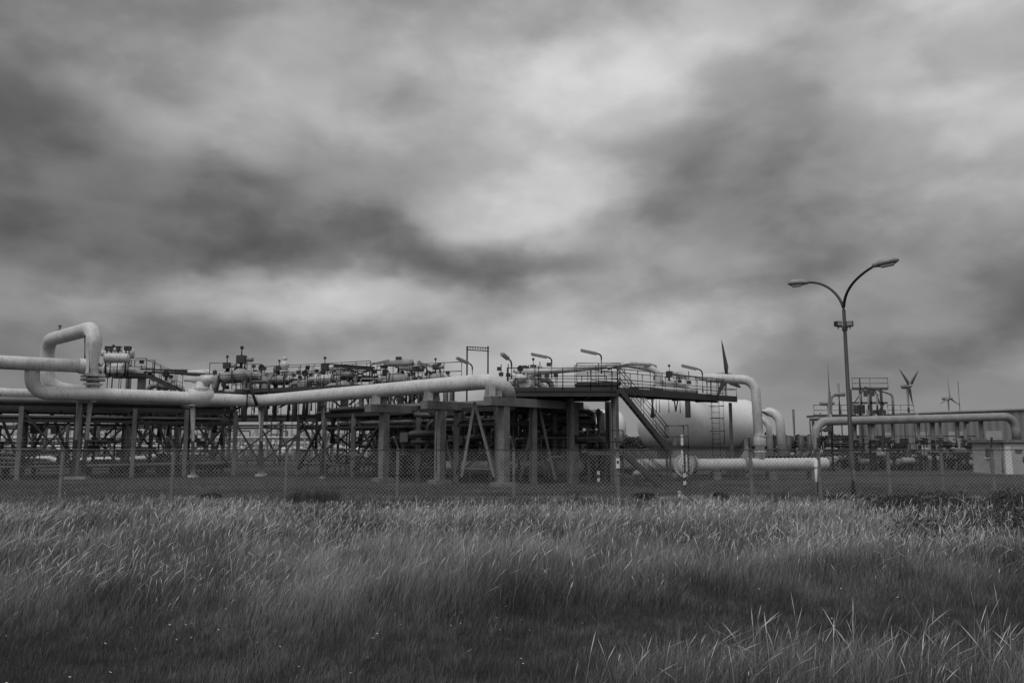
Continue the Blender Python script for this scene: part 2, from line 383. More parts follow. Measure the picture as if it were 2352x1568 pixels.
lathe(o.p('cylinder',WHITE),S(262,803,50.5),(1,0.15,0),dome_prof(0.9,0.13,0.4),14); 
for px in (246,256,272,290,297): 
    w=S(px,800,50.4); box(o.p('fittings',STEEL),w,(0.22,0.2,0.28)); tube(o.p('fittings',STEEL),[w,w-Vector((0,0,1.8))],0.05,6)
o.build()
# ============================================================ ACCESS PLATFORM
o=Ob('access_platform'); D=o.p('handrails',STEEL); Pl=o.p('deck_frame',STEEL); C=o.p('columns',MSTEEL)
dz=4.58
pa=G(1165,39,dz); pb=G(1420,39,dz); nb=Vector((0,1,0))
beam(Pl,pa+nb*2.4,pb+nb*2.4,4.8,0.05,up=nb)
for k in range(4): ibeam(Pl,pa+nb*(1.6*k)-Vector((0,0,0.16)),pb+nb*(1.6*k)-Vector((0,0,0.16)),0.15,0.28)
for k in range(5):
    q=pa.lerp(pb,k/4)-Vector((0,0,0.2)); beam(Pl,q,q+nb*4.8,0.12,0.2)
rail(D,[pa+nb*4.8,pa,pb],sp=1.25); rail(D,[pa+nb*4.8,pb+nb*4.8],sp=1.25)
rail(D,[pa+nb*2.2+Vector((1.6,0,0)),pb+nb*2.2],sp=1.4)
ra=G(1325,40.2,dz+0.35); rb_=G(1425,40.2,dz+0.35); beam(Pl,ra+nb*0.6,rb_+nb*0.6,1.2,0.06,up=nb); rail(D,[ra,rb_],sp=1.0); rail(D,[ra+nb*1.2,rb_+nb*1.2],sp=1.0)
for px,Y in ((1225,39.6),(1312,40.8),(1415,39.3),(1180,43.5),(1290,43.8),(1400,44)):
    q=G(px,Y,0); ibeam(C,q,(q.x,q.y,dz-0.3),0.28,0.28,up=(0.6,0.75,0))
q0=G(1195,41,0.2); q1=G(1235,41,4.2); q2=G(1275,41,0.2); beam(C,q0,q1,0.13,0.13); beam(C,q2,q1,0.13,0.13)
q0=G(1060,38.6,0.4); q1=G(1090,39,4.0); q2=G(1135,38.6,0.4); beam(C,q0,q1,0.13,0.13); beam(C,q2,q1,0.13,0.13)
ca=G(1405,39,dz); cb=G(1692,47,dz)
n=deck(Pl,ca,cb,1.3,0.34); rail(D,[ca,cb,cb+n*1.3],sp=1.1); rail(D,[ca+n*1.3,cb+n*1.3],sp=1.1)
for t in (0.98,):
    q=ca.lerp(cb,t)+n*0.3; ibeam(C,(q.x,q.y,0),(q.x,q.y,dz-0.2),0.16,0.16)
for t in (0.2,0.4,0.6,0.8):
    q=ca.lerp(cb,t); beam(D,q-Vector((0,0,0.15)),q+n*1.3-Vector((0,0,0.15)),0.1,0.15)
ladder(D,G(1648,45.4,0),0.0,dz+1.0,(1,0.3,0),0.5)
s0=G(1418,38.6,dz); s1=G(1528,38.6,1.75)
stairs(D,s0,s1,(0,-1,0),0.8,1.05)
rail(D,[s1+Vector((0.05,0,0)),s1+Vector((0.9,0,0)),s1+Vector((0.9,-1,0))],sp=0.9)
beam(Pl,s1+Vector((0,-0.48,0)),s1+Vector((0.95,-0.48,0)),0.95,0.06,up=(0,1,0))
for xx in (0.05,0.9): 
    for yy in (-0.05,-0.9): beam(Pl,(s1.x+xx,s1.y+yy,0),(s1.x+xx,s1.y+yy,1.75),0.08,0.08)
stairs(D,G(1432,37.4,1.5),G(1512,37.4,0.05),(0,-1,0),0.9,0.9)
rail(D,[G(1350,37.4,1.5),G(1432,37.4,1.5)],sp=1.0); beam(Pl,G(1350,37.0,1.5),G(1432,37.0,1.5),0.9,0.05,up=(0,1,0))
for px in (1352,1390,1430): q=G(px,37.0,1.5); beam(Pl,q,(q.x,q.y,0),0.08,0.08)
beam(D,S(1548,912,43),S(1552,945,43),0.06,0.06); beam(D,S(1558,912,43),S(1552,945,43),0.06,0.06)
Wp=o.p('platform_pipes',WHITE)
pipe(Wp,[S(1215,900,44),S(1215,856,44),S(1390,840,46),S(1440,836,46.5),S(1512,849,46),S(1512,905,46)],0.19,0.6,n=16)
pipe(Wp,[S(1395,846,45),S(1445,834,45.3),S(1490,836,46),S(1505,842,46.5)],0.12,0.5,n=12)
pipe(Wp,[S(1440,888,44),S(1520,892,46),S(1600,900,47)],0.16,n=12)
pipe(Wp,[S(1180,878,42.5),S(1192,858,42.5),S(1215,852,43)],0.17,n=12)
valve(o,S(1210,882,42.5),(0.3,1,0),0.8,'cyl'); valve(o,S(1195,868,42),(1,0,0),0.6,'wheel')
o.build()
# ============================================================ UNDER-PLATFORM PROCESS PIPING
o=Ob('process_piping'); R=random.Random(5)
for k in range(170):
    px=R.uniform(900,1400); Y=R.uniform(42,52 if px>1200 else 56); q=G(px,Y,0); z0=R.uniform(0.1,1.6); z1=R.uniform(2.0,4.1); r=R.choice([0.04,0.05,0.08,0.13,0.2])
    m=R.choice([STEEL,STEEL,DARKP,DARKP,DARKP,GREYP]); P=o.p('lines_'+m.name,m)
    dxx=R.uniform(-3,3)
    if px>1300: dxx=-abs(dxx)
    if R.random()<0.55 or px>1300: pipe(P,[q+Vector((0,0,z0)),q+Vector((0,0,z1)),q+Vector((dxx,R.uniform(-1,1),z1))],r,n=8)
    else: pipe(P,[q+Vector((-abs(dxx),0,z0)),q+Vector((0,0,z0)),q+Vector((0,0,z1)),q+Vector((abs(dxx),0.4,z1))],r,n=8)
    if r>0.1: flange(P,q+Vector((0,0,(z0+z1)/2)),(0,0,1),r*1.6,0.1)
    if R.random()<0.3: box(o.p('instrument_boxes',R.choice([STEEL,DARKP])),q+Vector((0,-0.3,R.uniform(1,2.5))),(0.4,0.25,0.5))
P=o.p('large_headers',GREYP)
pipe(P,[S(1015,1100,43),S(1015,1072,43),S(1320,1072,43)],0.33,n=18); lathe(P,S(1325,1072,43),(1,0,0),dome_prof(0.3,0.34,0.6),18)
pipe(o.p('dark_headers',DARKP),[S(1020,1046,47),S(1430,1046,47)],0.3,n=16)
pipe(o.p('dark_headers',DARKP),[S(1330,1078,46),S(1470,1078,46)],0.42,n=18)
for px in (1210,1272,1045,1110):
    pipe(P,[S(px,1060,44),G(px,44,3.2)],0.24,n=14); flange(P,S(px,1010,44),(0,0,1),0.38,0.12,0); flange(P,S(px,1003,44),(0,0,1),0.38,0.1,0)
for px0,px1,Y,z in ((900,1240,46,2.3),(1240,1400,47,2.1)):
    beam(o.p('skid',STEEL),G(px0,Y,z),G(px1,Y,z),1.5,0.12,up=(0,1,0)); rail(o.p('skid',STEEL),[G(px0,Y-0.7,z),G(px1,Y-0.7,z)],sp=1.3)
ladder(o.p('skid',MSTEEL),G(1012,39.5,0),0.6,3.6,(1,0,0),0.45,False)
o.build()
o=Ob('pump_shelter'); P=o.p('walls',DARKP)
box(P,G(1010,60,1.5)+Vector((0,0,0)),(9,4,3.0)); beam(o.p('roof',STEEL),G(865,60,3.06),G(1160,60,3.06),4.6,0.12,up=(0,1,0))
for k in range(7): box(o.p('roof',STEEL),G(880+k*42,57.9,1.3),(0.12,0.12,2.6))
o.build()
# ============================================================ TANKS
def tank(pxa,pxb,pyt,pyb,Y,tilt=0.12):
    o=Ob('storage_tank'); P=o.p('shell',TANKM)
    a=S(pxa,(pyt+pyb)/2,Y); b=S(pxb,(pyt+pyb)/2,Y); c=(a+b)/2; Rr=(S(pxa,pyt,Y).z-S(pxa,pyb,Y).z)/2
    L=(b-a).length; e=0.55; ax=Vector((1,tilt,0)).normalized()
    body=L-2*e*Rr; lathe(P,c,ax,dome_prof(body,Rr,e,14),48)
    for t in (-0.5,0.5): lathe(P,c+ax*body*t,ax,[(-0.03,Rr*1.0),(-0.02,Rr*1.006),(0.02,Rr*1.006),(0.03,Rr*1.0)],48)
    for t in (-0.36,0.4):
        q=c+ax*body*t; s=o.p('saddle',GREYP)
        w=Rr*0.75; b0=len(s.v); n=Vector((-ax.y,ax.x,0))
        for sx in (-0.12,0.12):
            for vv in ((-w*1.1,0.0),(w*1.1,0.0),(w*1.1,c.z-Rr*0.55),(0,c.z-Rr*0.97),(-w*1.1,c.z-Rr*0.55)):
                p=q+ax*sx+n*vv[0]; s.v.append(Vector((p.x,p.y,vv[1])))
        s.f.append((b0,b0+4,b0+3,b0+2,b0+1)); s.f.append((b0+5,b0+6,b0+7,b0+8,b0+9))
        for i in range(5): j=(i+1)%5; s.f.append((b0+i,b0+j,b0+5+j,b0+5+i))
        s.sm+= [False]*7
    tube(o.p('nozzle',GREYP),[c-ax*body*0.25+Vector((0,0,Rr-0.1)),c-ax*body*0.25+Vector((0,0,Rr+0.5))],0.12,10)
    o.build(); return c,Rr
tank(1462,1750,916,1031,50,0.2)
tank(1205,1440,940,1026,56,0.2)
# ============================================================ GROUND HEADER (right)
o=Ob('ground_header_pipe'); P=o.p('pipe',WHITE)
Yh=44.5
a=S(1470,1068,Yh); b=S(1895,1064,Yh+1.5)
ax=(b-a).normalized(); c=(a+b)/2; lathe(P,c,ax,dome_prof((b-a).length,0.335,0.7,8),24)
for t in (0.27,0.56): flange(o.p('flanges',GREYP),a.lerp(b,t),ax,0.5,0.14,16); flange(o.p('flanges',GREYP),a.lerp(b,t)+ax*0.2,ax,0.5,0.1,0)
bc=S(1570,1069,43.2); flange(P,bc,(0.35,-1,0),0.6,0.12,20); lathe(P,bc,(0.35,-1,0),[(-1.0,0.4),(0.0,0.4),(0.1,0.46),(0.16,0.3)],20)
for t in (0.05,0.4,0.7,0.93): q=a.lerp(b,t); box(o.p('supports',CONC),(q.x,q.y,0.22),(0.4,0.8,0.44))
gk=[S(1560,862,50),S(1636,868,46.5),S(1734,873,46),S(1747,1064,45.5)]
pipe(P,gk,0.27,0.75,n=20); lathe(P,S(1745,1012,45.6),(0,0,1),[(-0.35,0.27),(-0.25,0.36),(0.15,0.34),(0.3,0.27)],20)
flange(P,S(1746,1000,45.6),(0,0,1),0.34,0.1); flange(P,S(1746,1036,45.6),(0,0,1),0.34,0.1)
pipe(P,[S(1735,944,58),S(1790,946,57),S(1797,1045,57)],0.32,1.0,n=18)
pipe(P,[S(1700,960,60),S(1765,962,59),S(1770,1045,59)],0.22,0.8,n=16)
for px in (1812,1840,1860): pipe(o.p('dark_pipes',DARKP),[S(px-60,1048,60),S(px,1048,60),S(px,1000,60)],0.2,0.6,n=12)
tri=o.p('plates',GREYP)
for px in (1716,1556):
    v=[S(px-14,1050,44.3),S(px+14,1050,44.3),S(px,1022,44.3)]; b0=len(tri.v)
    for k in (0,0.08):
        for q in v: tri.v.append(q+Vector((0,k,0)))
    tri.f+=[(b0,b0+1,b0+2),(b0+5,b0+4,b0+3),(b0,b0+3,b0+4,b0+1),(b0+1,b0+4,b0+5,b0+2),(b0+2,b0+5,b0+3,b0)]; tri.sm+=[False]*5
o.build()
# ============================================================ RIGHT FAR PIPE BRIDGE
o=Ob('overhead_pipe_bridge'); P=o.p('pipe',GREYP); D=o.p('legs',MSTEEL); F=o.p('frames',STEEL)
pipe(P,[S(1872,1062,58),S(1872,968,58),S(2110,962,60),S(2330,956,62),S(2336,1016,62)],0.31,1.1,n=20)
def lerp_px(px): return 58+ (px-1872)/458*4
for i,px in enumerate((1962,2002,2048,2108,2140,2158,2197,2215,2252)):
    Y=lerp_px(px)+0.2; q=S(px,966,Y); r=[0.2,0.28,0.12,0.16,0.22,0.12,0.2,0.14,0.2][i]
    tube(P if i%2 else D,[q,(q.x,q.y,0)],r,12)
    flange(D,(q.x,q.y,2.3),(0,0,1),r*1.7,0.1); flange(D,(q.x,q.y,1.4),(0,0,1),r*1.7,0.1)
for px in (1905,2010,2105,2220): 
    Y=lerp_px(px)+0.2
    q=S(px,962,Y); flange(P,q,(1,0.02,0),0.38,0.12)
for z,r in ((2.0,0.1),(1.2,0.16),(0.7,0.2),(2.6,0.06)):
    tube(o.p('low_pipes',DARKP),[G(1900,64,z),G(2240,66,z)],r,10)
R=random.Random(9)
for k in range(150):
    px=R.uniform(1770,2235); Y=R.uniform(60,75); q=G(px,Y,0); h=R.uniform(0.8,2.4)
    tube(R.choice([D,F,F,P,o.p('low_pipes',DARKP)]),[q,q+Vector((0,0,h))],R.choice([0.05,0.08,0.15]),8); 
    if k%3==0: box(F,q+Vector((0,0,h)),(0.5,0.4,0.5))
    elif k%3==1: tube(F,[q+Vector((-0.8,0,h*0.8)),q+Vector((0.8,0,h*0.8))],0.12,8)
    else: lathe(R.choice([P,D]),q+Vector((0,0,h*0.6)),(1,0.2,0),dome_prof(0.8,0.25,0.5),12)
for px,py in ((1822,940),(1905,900),(1993,940)):
    q=S(px,py,59); tube(D,[q,(q.x,q.y,0)],0.1,8)
o.build()
o=Ob('process_tower'); F=o.p('frame',DARKP); P=o.p('pipes',GREYP)
Y=80
for px in (1962,1985,2008,2033):
    for dy in (0,3.5): q=G(px,Y+dy,0); beam(F,q,(q.x,q.y,S(px,893,Y).z),0.2,0.2)
for py in (893,925,955):
    beam(F,S(1958,py,Y),S(2038,py,Y),0.2,0.2); beam(F,S(1958,py,Y+3.5),S(2038,py,Y+3.5),0.2,0.2)
box(F,S(1973,940,Y+1.5),(0.8,1,0.9)); box(F,S(2020,948,Y+1.5),(0.9,1,0.6)); box(F,S(1996,903,Y+1.5),(0.7,1,0.6))
beam(F,S(1962,925,Y),S(1985,893,Y),0.1,0.1); beam(F,S(2008,955,Y),S(2033,925,Y),0.1,0.1); beam(F,S(2033,955,Y+3.5),S(2008,893,Y+3.5),0.1,0.1)
rail(F,[S(1958,893,Y),S(2040,893,Y)],sp=1.5,r=0.04)
d0=S(1870,955,Y); d1=S(1965,955,Y); beam(F,d0+Vector((0,1,0)),d1+Vector((0,1,0)),2.2,0.2,up=(0,1,0)); rail(F,[d0,d1],sp=1.4,r=0.04)
for px in (1872,1915): q=G(px,Y+1,0); beam(F,q,(q.x,q.y,d0.z),0.2,0.2)
tube(F,[S(1974,868,Y),S(1976,893,Y)],0.08,6)
pipe(P,[S(1880,990,Y-1),S(1905,985,Y-1),S(1907,905,Y-1),S(1940,905,Y-1)],0.22,0.6,n=12)
pipe(P,[S(1930,960,Y-1),S(1925,880,Y-1)],0.14,n=10)
pipe(P,[S(1985,888,Y-1),S(2050,905,Y-1),S(2052,955,Y-1)],0.12,0.5,n=10)
for px in (1975,1995,2015): pipe(P,[S(px,905,Y-0.6),S(px,955,Y-0.6)],0.12,n=10)
box(P,S(1920,962,Y-1.5),(4.5,1,0.4)); 
pipe(P,[S(1860,962,Y-3),S(2100,958,Y-3)],0.15,n=10)
for k in range(12): q=S(1860+k*24,948 if k%2 else 962,Y-2); tube(F,[q,(q.x,q.y,0)],0.07,6)
d0=S(2040,955,Y); d1=S(2100,955,Y); beam(F,d0,d1,2,0.2,up=(0,1,0)); rail(F,[d0,d1],sp=1.2,r=0.035)
o.build()
# ============================================================ WAREHOUSE and utility building
m=bpy.data.materials.new('corrugated_cladding'); m.use_nodes=True; N=m.node_tree.nodes; L=m.node_tree.links
b=N['Principled BSDF']; tc=N.new('ShaderNodeTexCoord'); wv=N.new('ShaderNodeTexWave'); wv.inputs['Scale'].default_value=0.55; wv.inputs['Distortion'].default_value=0
L.new(tc.outputs['Object'],wv.inputs['Vector']); rp=N.new('ShaderNodeValToRGB'); rp.color_ramp.elements[0].color=(0.17,0.17,0.17,1); rp.color_ramp.elements[1].color=(0.24,0.24,0.24,1)
L.new(wv.outputs['Fac'],rp.inputs['Fac']); L.new(rp.outputs[0],b.inputs['Base Color']); b.inputs['Roughness'].default_value=0.8
CLAD=m
o=Ob('warehouse_building'); P=o.p('walls',CLAD)
wa=G(1996,150,0); wb=G(2600,112,0); h=7.2
wd=math.atan2((wb-wa).y,(wb-wa).x)
beam(P,wa+Vector((0,0,h/2)),wb+Vector((0,0,h/2)),0.3,h,up=Vector((-(wb-wa).y,(wb-wa).x,0)))
wc=wa+Vector((18,45,0)); beam(P,wa+Vector((-0.2,0.2,h/2)),wc+Vector((0,0,h/2)),0.3,h,up=(1,-0.4,0))
beam(o.p('roof_trim',FARM),wa+Vector((0,-0.3,h+0.1)),wb+Vector((0,-0.3,h+0.1)),0.8,0.22)
for k in range(6):
    q=wa.lerp(wb,0.1+k*0.15)+Vector((0,-0.35,0)); box(o.p('doors',FARM),(q.x,q.y,2.0),(2.6,0.12,4.0),wd)
o.build()
o=Ob('utility_building'); Yb=50.0; dep=3.4
x1=G(2307,Yb,1).x; x2=x1+5.0; zt1=S(2307,1016,Yb).z
P=o.p('walls',WALL); box(P,((x1+x2)/2,Yb+dep/2,zt1/2),(x2-x1,dep,zt1))
box(o.p('roof_slab',MSTEEL),((x1+x2)/2,Yb+dep/2,zt1+0.09),(x2-x1+0.4,dep+0.5,0.18))
box(o.p('bright_front',WALLW),((x1+x2)/2+0.02,Yb-0.03,zt1/2-0.04),(x2-x1-0.06,0.05,zt1-0.12))  # front made whiter than the side wall: brighter light painted into its colour
dx_=x1+0.85
box(o.p('door',WALL),(dx_,Yb-0.08,0.95),(0.8,0.05,1.85)); box(o.p('handle',BLACK),(dx_+0.25,Yb-0.13,1.0),(0.06,0.05,0.35))
box(o.p('vent',DARKP),(dx_,Yb-0.12,1.5),(0.4,0.04,0.2))
yw=Yb+1.5; box(o.p('window',BLACK),(x1-0.03,yw,1.4),(0.06,0.75,0.55)); box(o.p('window_frame',WALLW),(x1-0.05,yw,1.08),(0.12,0.9,0.06))
for k in range(3): box(o.p('window_frame',GREYP),(x1-0.07,yw,1.25+k*0.14),(0.02,0.66,0.03))
tube(o.p('rainwater_pipe',GREYP),[(x1-0.06,Yb+0.15,0.05),(x1-0.06,Yb+0.15,zt1)],0.04,8)
box(o.p('plinth',CONC),((x1+x2)/2,Yb+dep/2,0.06),(x2-x1+0.3,dep+0.3,0.12))
o.build()
# ============================================================ FAR PLANT on left horizon
o=Ob('distant_refinery'); R=random.Random(21); W=o.p('pipes',WHITE); Gy=o.p('grey_steel',FARM); Dk=o.p('dark_steel',FARD)
for k in range(26):
    Y=R.uniform(85,170); z=R.uniform(0.7,3.6); x0=R.uniform(-130,-20); L_=R.uniform(15,60); r=R.choice([0.15,0.25,0.35])
    pts=[Vector((x0,Y,z)),Vector((x0+L_*0.4,Y,z))]
    hh=R.uniform(0.8,1.8)
    if k%3==0: pts+= [Vector((x0+L_*0.4,Y,z+hh)),Vector((x0+L_*0.4+2.5,Y,z+hh)),Vector((x0+L_*0.4+2.5,Y,z))]
    pts+= [Vector((x0+L_,Y,z))]
    pipe(R.choice([W,W,Gy]),pts,r,0.7,n=10)
    for j in range(int(L_/5)): q=(x0+j*5,Y,0); beam(Dk,q,(q[0],Y,z-r),0.2,0.2)
for k in range(110):
    Y=R.uniform(90,170); x=R.uniform(-0.7*Y,0.05*Y); h=R.choice([1.5,2.5,3,4,5,6]); P=R.choice([Gy,Gy,Dk])
    w=R.uniform(1,5)
    for xx in (x,x+w): beam(P,(xx,Y,0),(xx,Y,h),0.2,0.2)
    for z in (h,h*0.55): beam(P,(x,Y,z),(x+w,Y,z),0.25,0.25)
    if k%3==0: beam(P,(x,Y,0),(x+w,Y,h),0.12,0.12)
    if k%4==0: lathe(R.choice([Gy,W]),(x+w/2,Y,1.0),(1,0,0),dome_prof(w*0.6,0.6,0.5),14)
for px in (32,52,82):
    q=S(px,955,100); beam(Gy,q,(q.x,q.y,0),0.15,0.15)
for py in (955,975,995): beam(Gy,S(30,py,100),S(84,py,100),0.12,0.12)
for i in range(3): beam(Gy,S(32,955+20*i,100),S(82,975+20*i,100),0.1,0.1); beam(Gy,S(82,955+20*i,100),S(32,975+20*i,100),0.1,0.1)
pipe(W,[S(135,1010,92),S(145,982,92),S(190,982,92),S(200,1010,92)],0.3,0.8,n=12)
pipe(W,[S(-50,1050,70),S(115,1052,70),S(130,1058,70),S(330,1052,72),S(370,1045,72),S(480,1045,72)],0.22,0.8,n=12)
o.build()
# ============================================================ WIND TURBINES
def turbine(px,py,Y,bl,angs,m1,m2,rt=1.6,yaw=0.3,bw=1.0):
    o=Ob('wind_turbine'); hub=S(px,py,Y); P=o.p('tower',m1)
    tube(P,[(hub.x,hub.y+3,0),(hub.x,hub.y+3,hub.z)],[rt,rt*0.55],18)
    ax=Vector((math.sin(yaw),-math.cos(yaw),0))
    lathe(o.p('nacelle',m1),hub+Vector((0,3,0)),ax,[(-6,0.8),(-5,1.8),(1,2.0),(3,1.6),(4.6,0.9),(5.2,0.1)],14)
    side=Vector((ax.y,-ax.x,0))*-1
    for a in angs:
        d=side*math.sin(a)+Vector((0,0,1))*math.cos(a); t=d.cross(ax)
        B_=o.p('blade',m2); b0=len(B_.v); c=hub+ax*0.3
        prof=[(0.0,0.9,0.9),(0.06,0.9,0.8),(0.2,2.1*bw,0.5),(0.5,1.4*bw,0.3),(0.8,0.8*bw,0.15),(1.0,0.15,0.05)]
        for (s,w,th) in prof:
            p=c+d*bl*s
            B_.v+= [p-t*w*0.35,p+ax*th,p+t*w*0.65,p-ax*th]
        for i in range(len(prof)-1):
            for k in range(4): a0=b0+i*4+k; a1=b0+i*4+(k+1)%4; B_.f.append((a0,a1,a1+4,a0+4)); B_.sm.append(False)
        B_.f.append((b0+20,b0+21,b0+22,b0+23)); B_.sm.append(False)
    o.build()
turbine(1668,862,420,19.5,[-0.28,1.85,3.95],TURB,TURBD,1.7,0.9,2.8)
turbine(1905,925,600,30,[-0.04,2.1,4.1],TURB,TURBD,1.6,1.1,1.6)
turbine(2088,886,600,15,[-0.55,0.62,3.0],TURB,TURBD,2.2,0.2,1.3)
turbine(2181,914,800,22,[-0.1,1.9,4.4],TURB,TURB,1.9,0.6,1.1)
o=Ob('radio_mast'); q=S(2200,875,260); tube(o.p('mast',FARD),[(q.x,q.y,0),q],[0.28,0.12],8); o.build()
# ============================================================ STREET LAMP
o=Ob('street_lamp'); P=o.p('pole',STEEL)
Yl=31.0; bse=G(1961,Yl,0); sp=S(1936,712,Yl); sp.x=bse.x
tube(P,[bse,bse+Vector((0,0,1.3)),bse+Vector((0,0,1.35)),sp],[0.115,0.11,0.085,0.065],16)
lathe(P,bse,(0,0,1),[(0,0.2),(0.03,0.2),(0.03,0.12)],16)
def arm(end,ctrl):
    pts=[]
    for i in range(17):
        t=i/16; pts.append(sp*(1-t)**3+ctrl[0]*3*t*(1-t)**2+ctrl[1]*3*t*t*(1-t)+end*t**3)
    tube(P,pts,[0.058-0.014*i/16 for i in range(17)],10)
    return (pts[-1]-pts[-2]).normalized()
eL=S(1850,649,31.9); eR=S(2011,609,28.3)
def head(end,d,L=0.62,sc=1.35):
    hd=o.p('head',LAMPM); gl=o.p('lens',GLASS); ax,u,w=frame(d); b0=len(hd.v)
    prof=[(-0.12,0.05,0.05,0.05),(0.0,0.1,0.08,0.06),(0.15,0.16,0.12,0.08),(0.5*L/0.62,0.17,0.12,0.09),(L*0.95,0.13,0.09,0.06),(L+0.05,0.03,0.02,0.02)]
    n=12
    for (t,wd,ht,hb) in prof:
        for k in range(n):
            a=2*math.pi*k/n; z=math.sin(a); hd.v.append(end+ax*t+u*math.cos(a)*wd*sc+w*(z*(ht if z>0 else hb))*sc)
    for i in range(len(prof)-1):
        for k in range(n): a=b0+i*n+k; b=b0+i*n+(k+1)%n; hd.f.append((a,b,b+n,a+n)); hd.sm.append(True)
    hd.f.append(tuple(b0+(len(prof)-1)*n+k for k in range(n))); hd.sm.append(False); hd.f.append(tuple(b0+k for k in range(n))[::-1]); hd.sm.append(False)
    beam(gl,end+ax*0.16-w*0.105,end+ax*0.5*L/0.62-w*0.12,0.25,0.06,up=u)
Z=Vector((0,0,1))
d=arm(eL,(sp+Z*0.55+Vector((-0.05,0,0)),eL+Vector((0.75,-0.3,0.05)))); head(eL,Vector((-1,0.35,0.0)),0.64)
d=arm(eR,(sp+Z*0.75+Vector((0.02,0,0)),eR+Vector((-0.45,0.8,-0.28)))); head(eR,Vector((0.9,-0.5,0.16)),0.74)
fl=o.p('floodlights',BLACK)
cz=S(1937,750,Yl); cz.x=bse.x
beam(P,cz+Vector((-0.3,0,0)),cz+Vector((0.25,0,0)),0.05,0.05)
for dx_,rz,dy in ((-0.3,0.35,-0.02),(0.16,-0.5,0.0)):
    q=cz+Vector((dx_,-0.1,0.09)); box(fl,q,(0.26,0.16,0.2),rz); box(o.p('floodlight_glass',GREYP),q+Vector((-math.sin(-rz)*0.09,-math.cos(rz)*0.09,0)),(0.2,0.01,0.14),rz)
    tube(fl,[q-Vector((0,0,0.2)),q],0.025,6)
box(P,cz-Vector((0,0,0.1)),(0.16,0.16,0.12)); 
box(o.p('door_panel',MSTEEL),bse+Vector((0,-0.112,0.8)),(0.1,0.02,0.4))
o.build()
# ============================================================ PLATFORM LAMPS
def hooklamp(base,top,end):
    o=Ob('platform_light'); P=o.p('post',STEEL); pipe(P,[base,top,end],0.04,0.25,n=8)
    d=(end-top); d.normalize(); s=end-d*0.1
    beam(o.p('luminaire',LAMPM),s,s+d*0.85,0.18,0.12); beam(o.p('diffuser',GLASS),s+d*0.04-Vector((0,0,0.075)),s+d*0.8-Vector((0,0,0.075)),0.14,0.03); o.build()
for (bx,by,tx,ty,ex,ey,Y,dy) in ((1176,850,1175,830,1165,822,39.5,-0.6),(1268,850,1267,822,1252,819,41,0),(1382,840,1381,814,1367,811,40,0),(1615,885,1613,850,1596,846,44,0),
        (1087,850,1085,838,1072,832,44,-0.3),(855,880,849,838,866,834,48,0),(1015,870,1012,845,990,840,47,0),(733,880,733,853,760,849,52,0),(985,880,982,848,975,842,50,-.3)):
    bq=S(bx,by,Y); tq=S(tx,ty,Y); bq.x=tq.x; hooklamp(Vector((tq.x,Y,bq.z-0.4)),tq,S(ex,ey,Y+dy))
# ============================================================ FENCE
o=Ob('chain_link_fence'); Yf=28.8; x0,x1=-34,34; fh=1.78
PM=o.p('posts',CONC); WM=o.p('mesh_wires',FENCEW)
def strip(P,a,b,w):
    a=Vector(a);b=Vector(b);d=(b-a).normalized(); n=Vector((-d.z,0,d.x))*w/2; i=len(P.v)
    P.v+=[a-n,a+n,b+n,b-n]; P.f.append((i,i+1,i+2,i+3)); P.sm.append(False)
sp_=0.14; x=x0-fh
while x<x1:
    for sg in (0,1):
        if sg==0: a=(x,Yf,0.02); b=(x+fh-0.02,Yf,fh)
        else: a=(x,Yf+0.006,fh); b=(x+fh-0.02,Yf+0.006,0.02)
        strip(WM,a,b,0.0095)
    x+=sp_
for z in (0.05,fh*0.5,fh): tube(WM,[(x0,Yf-0.01,z),(x1,Yf-0.01,z)],0.009 if z<fh else 0.026,5)
postpx=[-620,-380,-130,137,393,655,912,1180,1420,1727,1885,2045,2168,2285,2440,2640,2850]
for px in postpx:
    q=G(px,Yf+0.06,0); 
    beam(PM,q,q+Vector((0,0,fh+0.05)),0.095,0.095,up=(1,0,0)); beam(PM,q+Vector((0,0,fh+0.04)),q+Vector((-0.12,-0.3,fh+0.45)),0.05,0.05,up=(1,0,0))
for k in range(3):
    t=(k+1)/3; tube(o.p('barbed_wire',FENCEW),[(x0,Yf+0.06-0.3*t,fh+0.04+0.38*t),(x1,Yf+0.06-0.3*t,fh+0.04+0.38*t)],0.006,5)
o.build()
o=Ob('marker_post'); q=G(1878,27.4,0); tube(o.p('post',TANKM),[q,q+Vector((0,0,1.42)),q+Vector((0,0,1.45))],[0.08,0.08,0.04],12); lathe(o.p('collar',GREYP),q+Vector((0,0,1.2)),(0,0,1),[(-0.02,0.083),(0.02,0.083)],12); o.build()
o=Ob('marker_post'); q=G(1569,41.5,0); beam(o.p('post',TANKM),q+Vector((0,0,0.9)),q+Vector((0,0,2.45)),0.13,0.06,up=(1,0,0)); tube(o.p('foot',MSTEEL),[q,q+Vector((0,0,0.92))],0.03,8); o.build()
for px,Y in ((1375,39),(1573,36)):
    o=Ob('marker_post'); q=G(px,Y,0)
    for i in range(4): box(o.p('white_bands',TANKM) if i%2 else o.p('black_bands',BLACK),q+Vector((0,0,0.085+i*0.17)),(0.12,0.05,0.17)); 
    o.build()
o=Ob('marker_post'); q=G(1561,27.6,0); tube(o.p('post',TANKM),[q,q+Vector((0,0,0.32))],0.07,10); ball(o.p('cap',GREYP),q+Vector((0,0,0.33)),0.075); o.build()
o=Ob('warning_sign'); q=G(1419,Yf-0.04,1.3); box(o.p('plate',TANKM),q,(0.13,0.01,0.36)); box(o.p('stripe',BLACK),q+Vector((0,-0.01,0.04)),(0.07,0.006,0.1)); o.build()
o=Ob('ventilation_cowl'); q=G(1463,38.5,0); lathe(o.p('hood',GREYP),q,(0,0,1),[(0,0.13),(0.45,0.13),(0.5,0.22),(0.65,0.18),(0.75,0.05)],14); o.build()
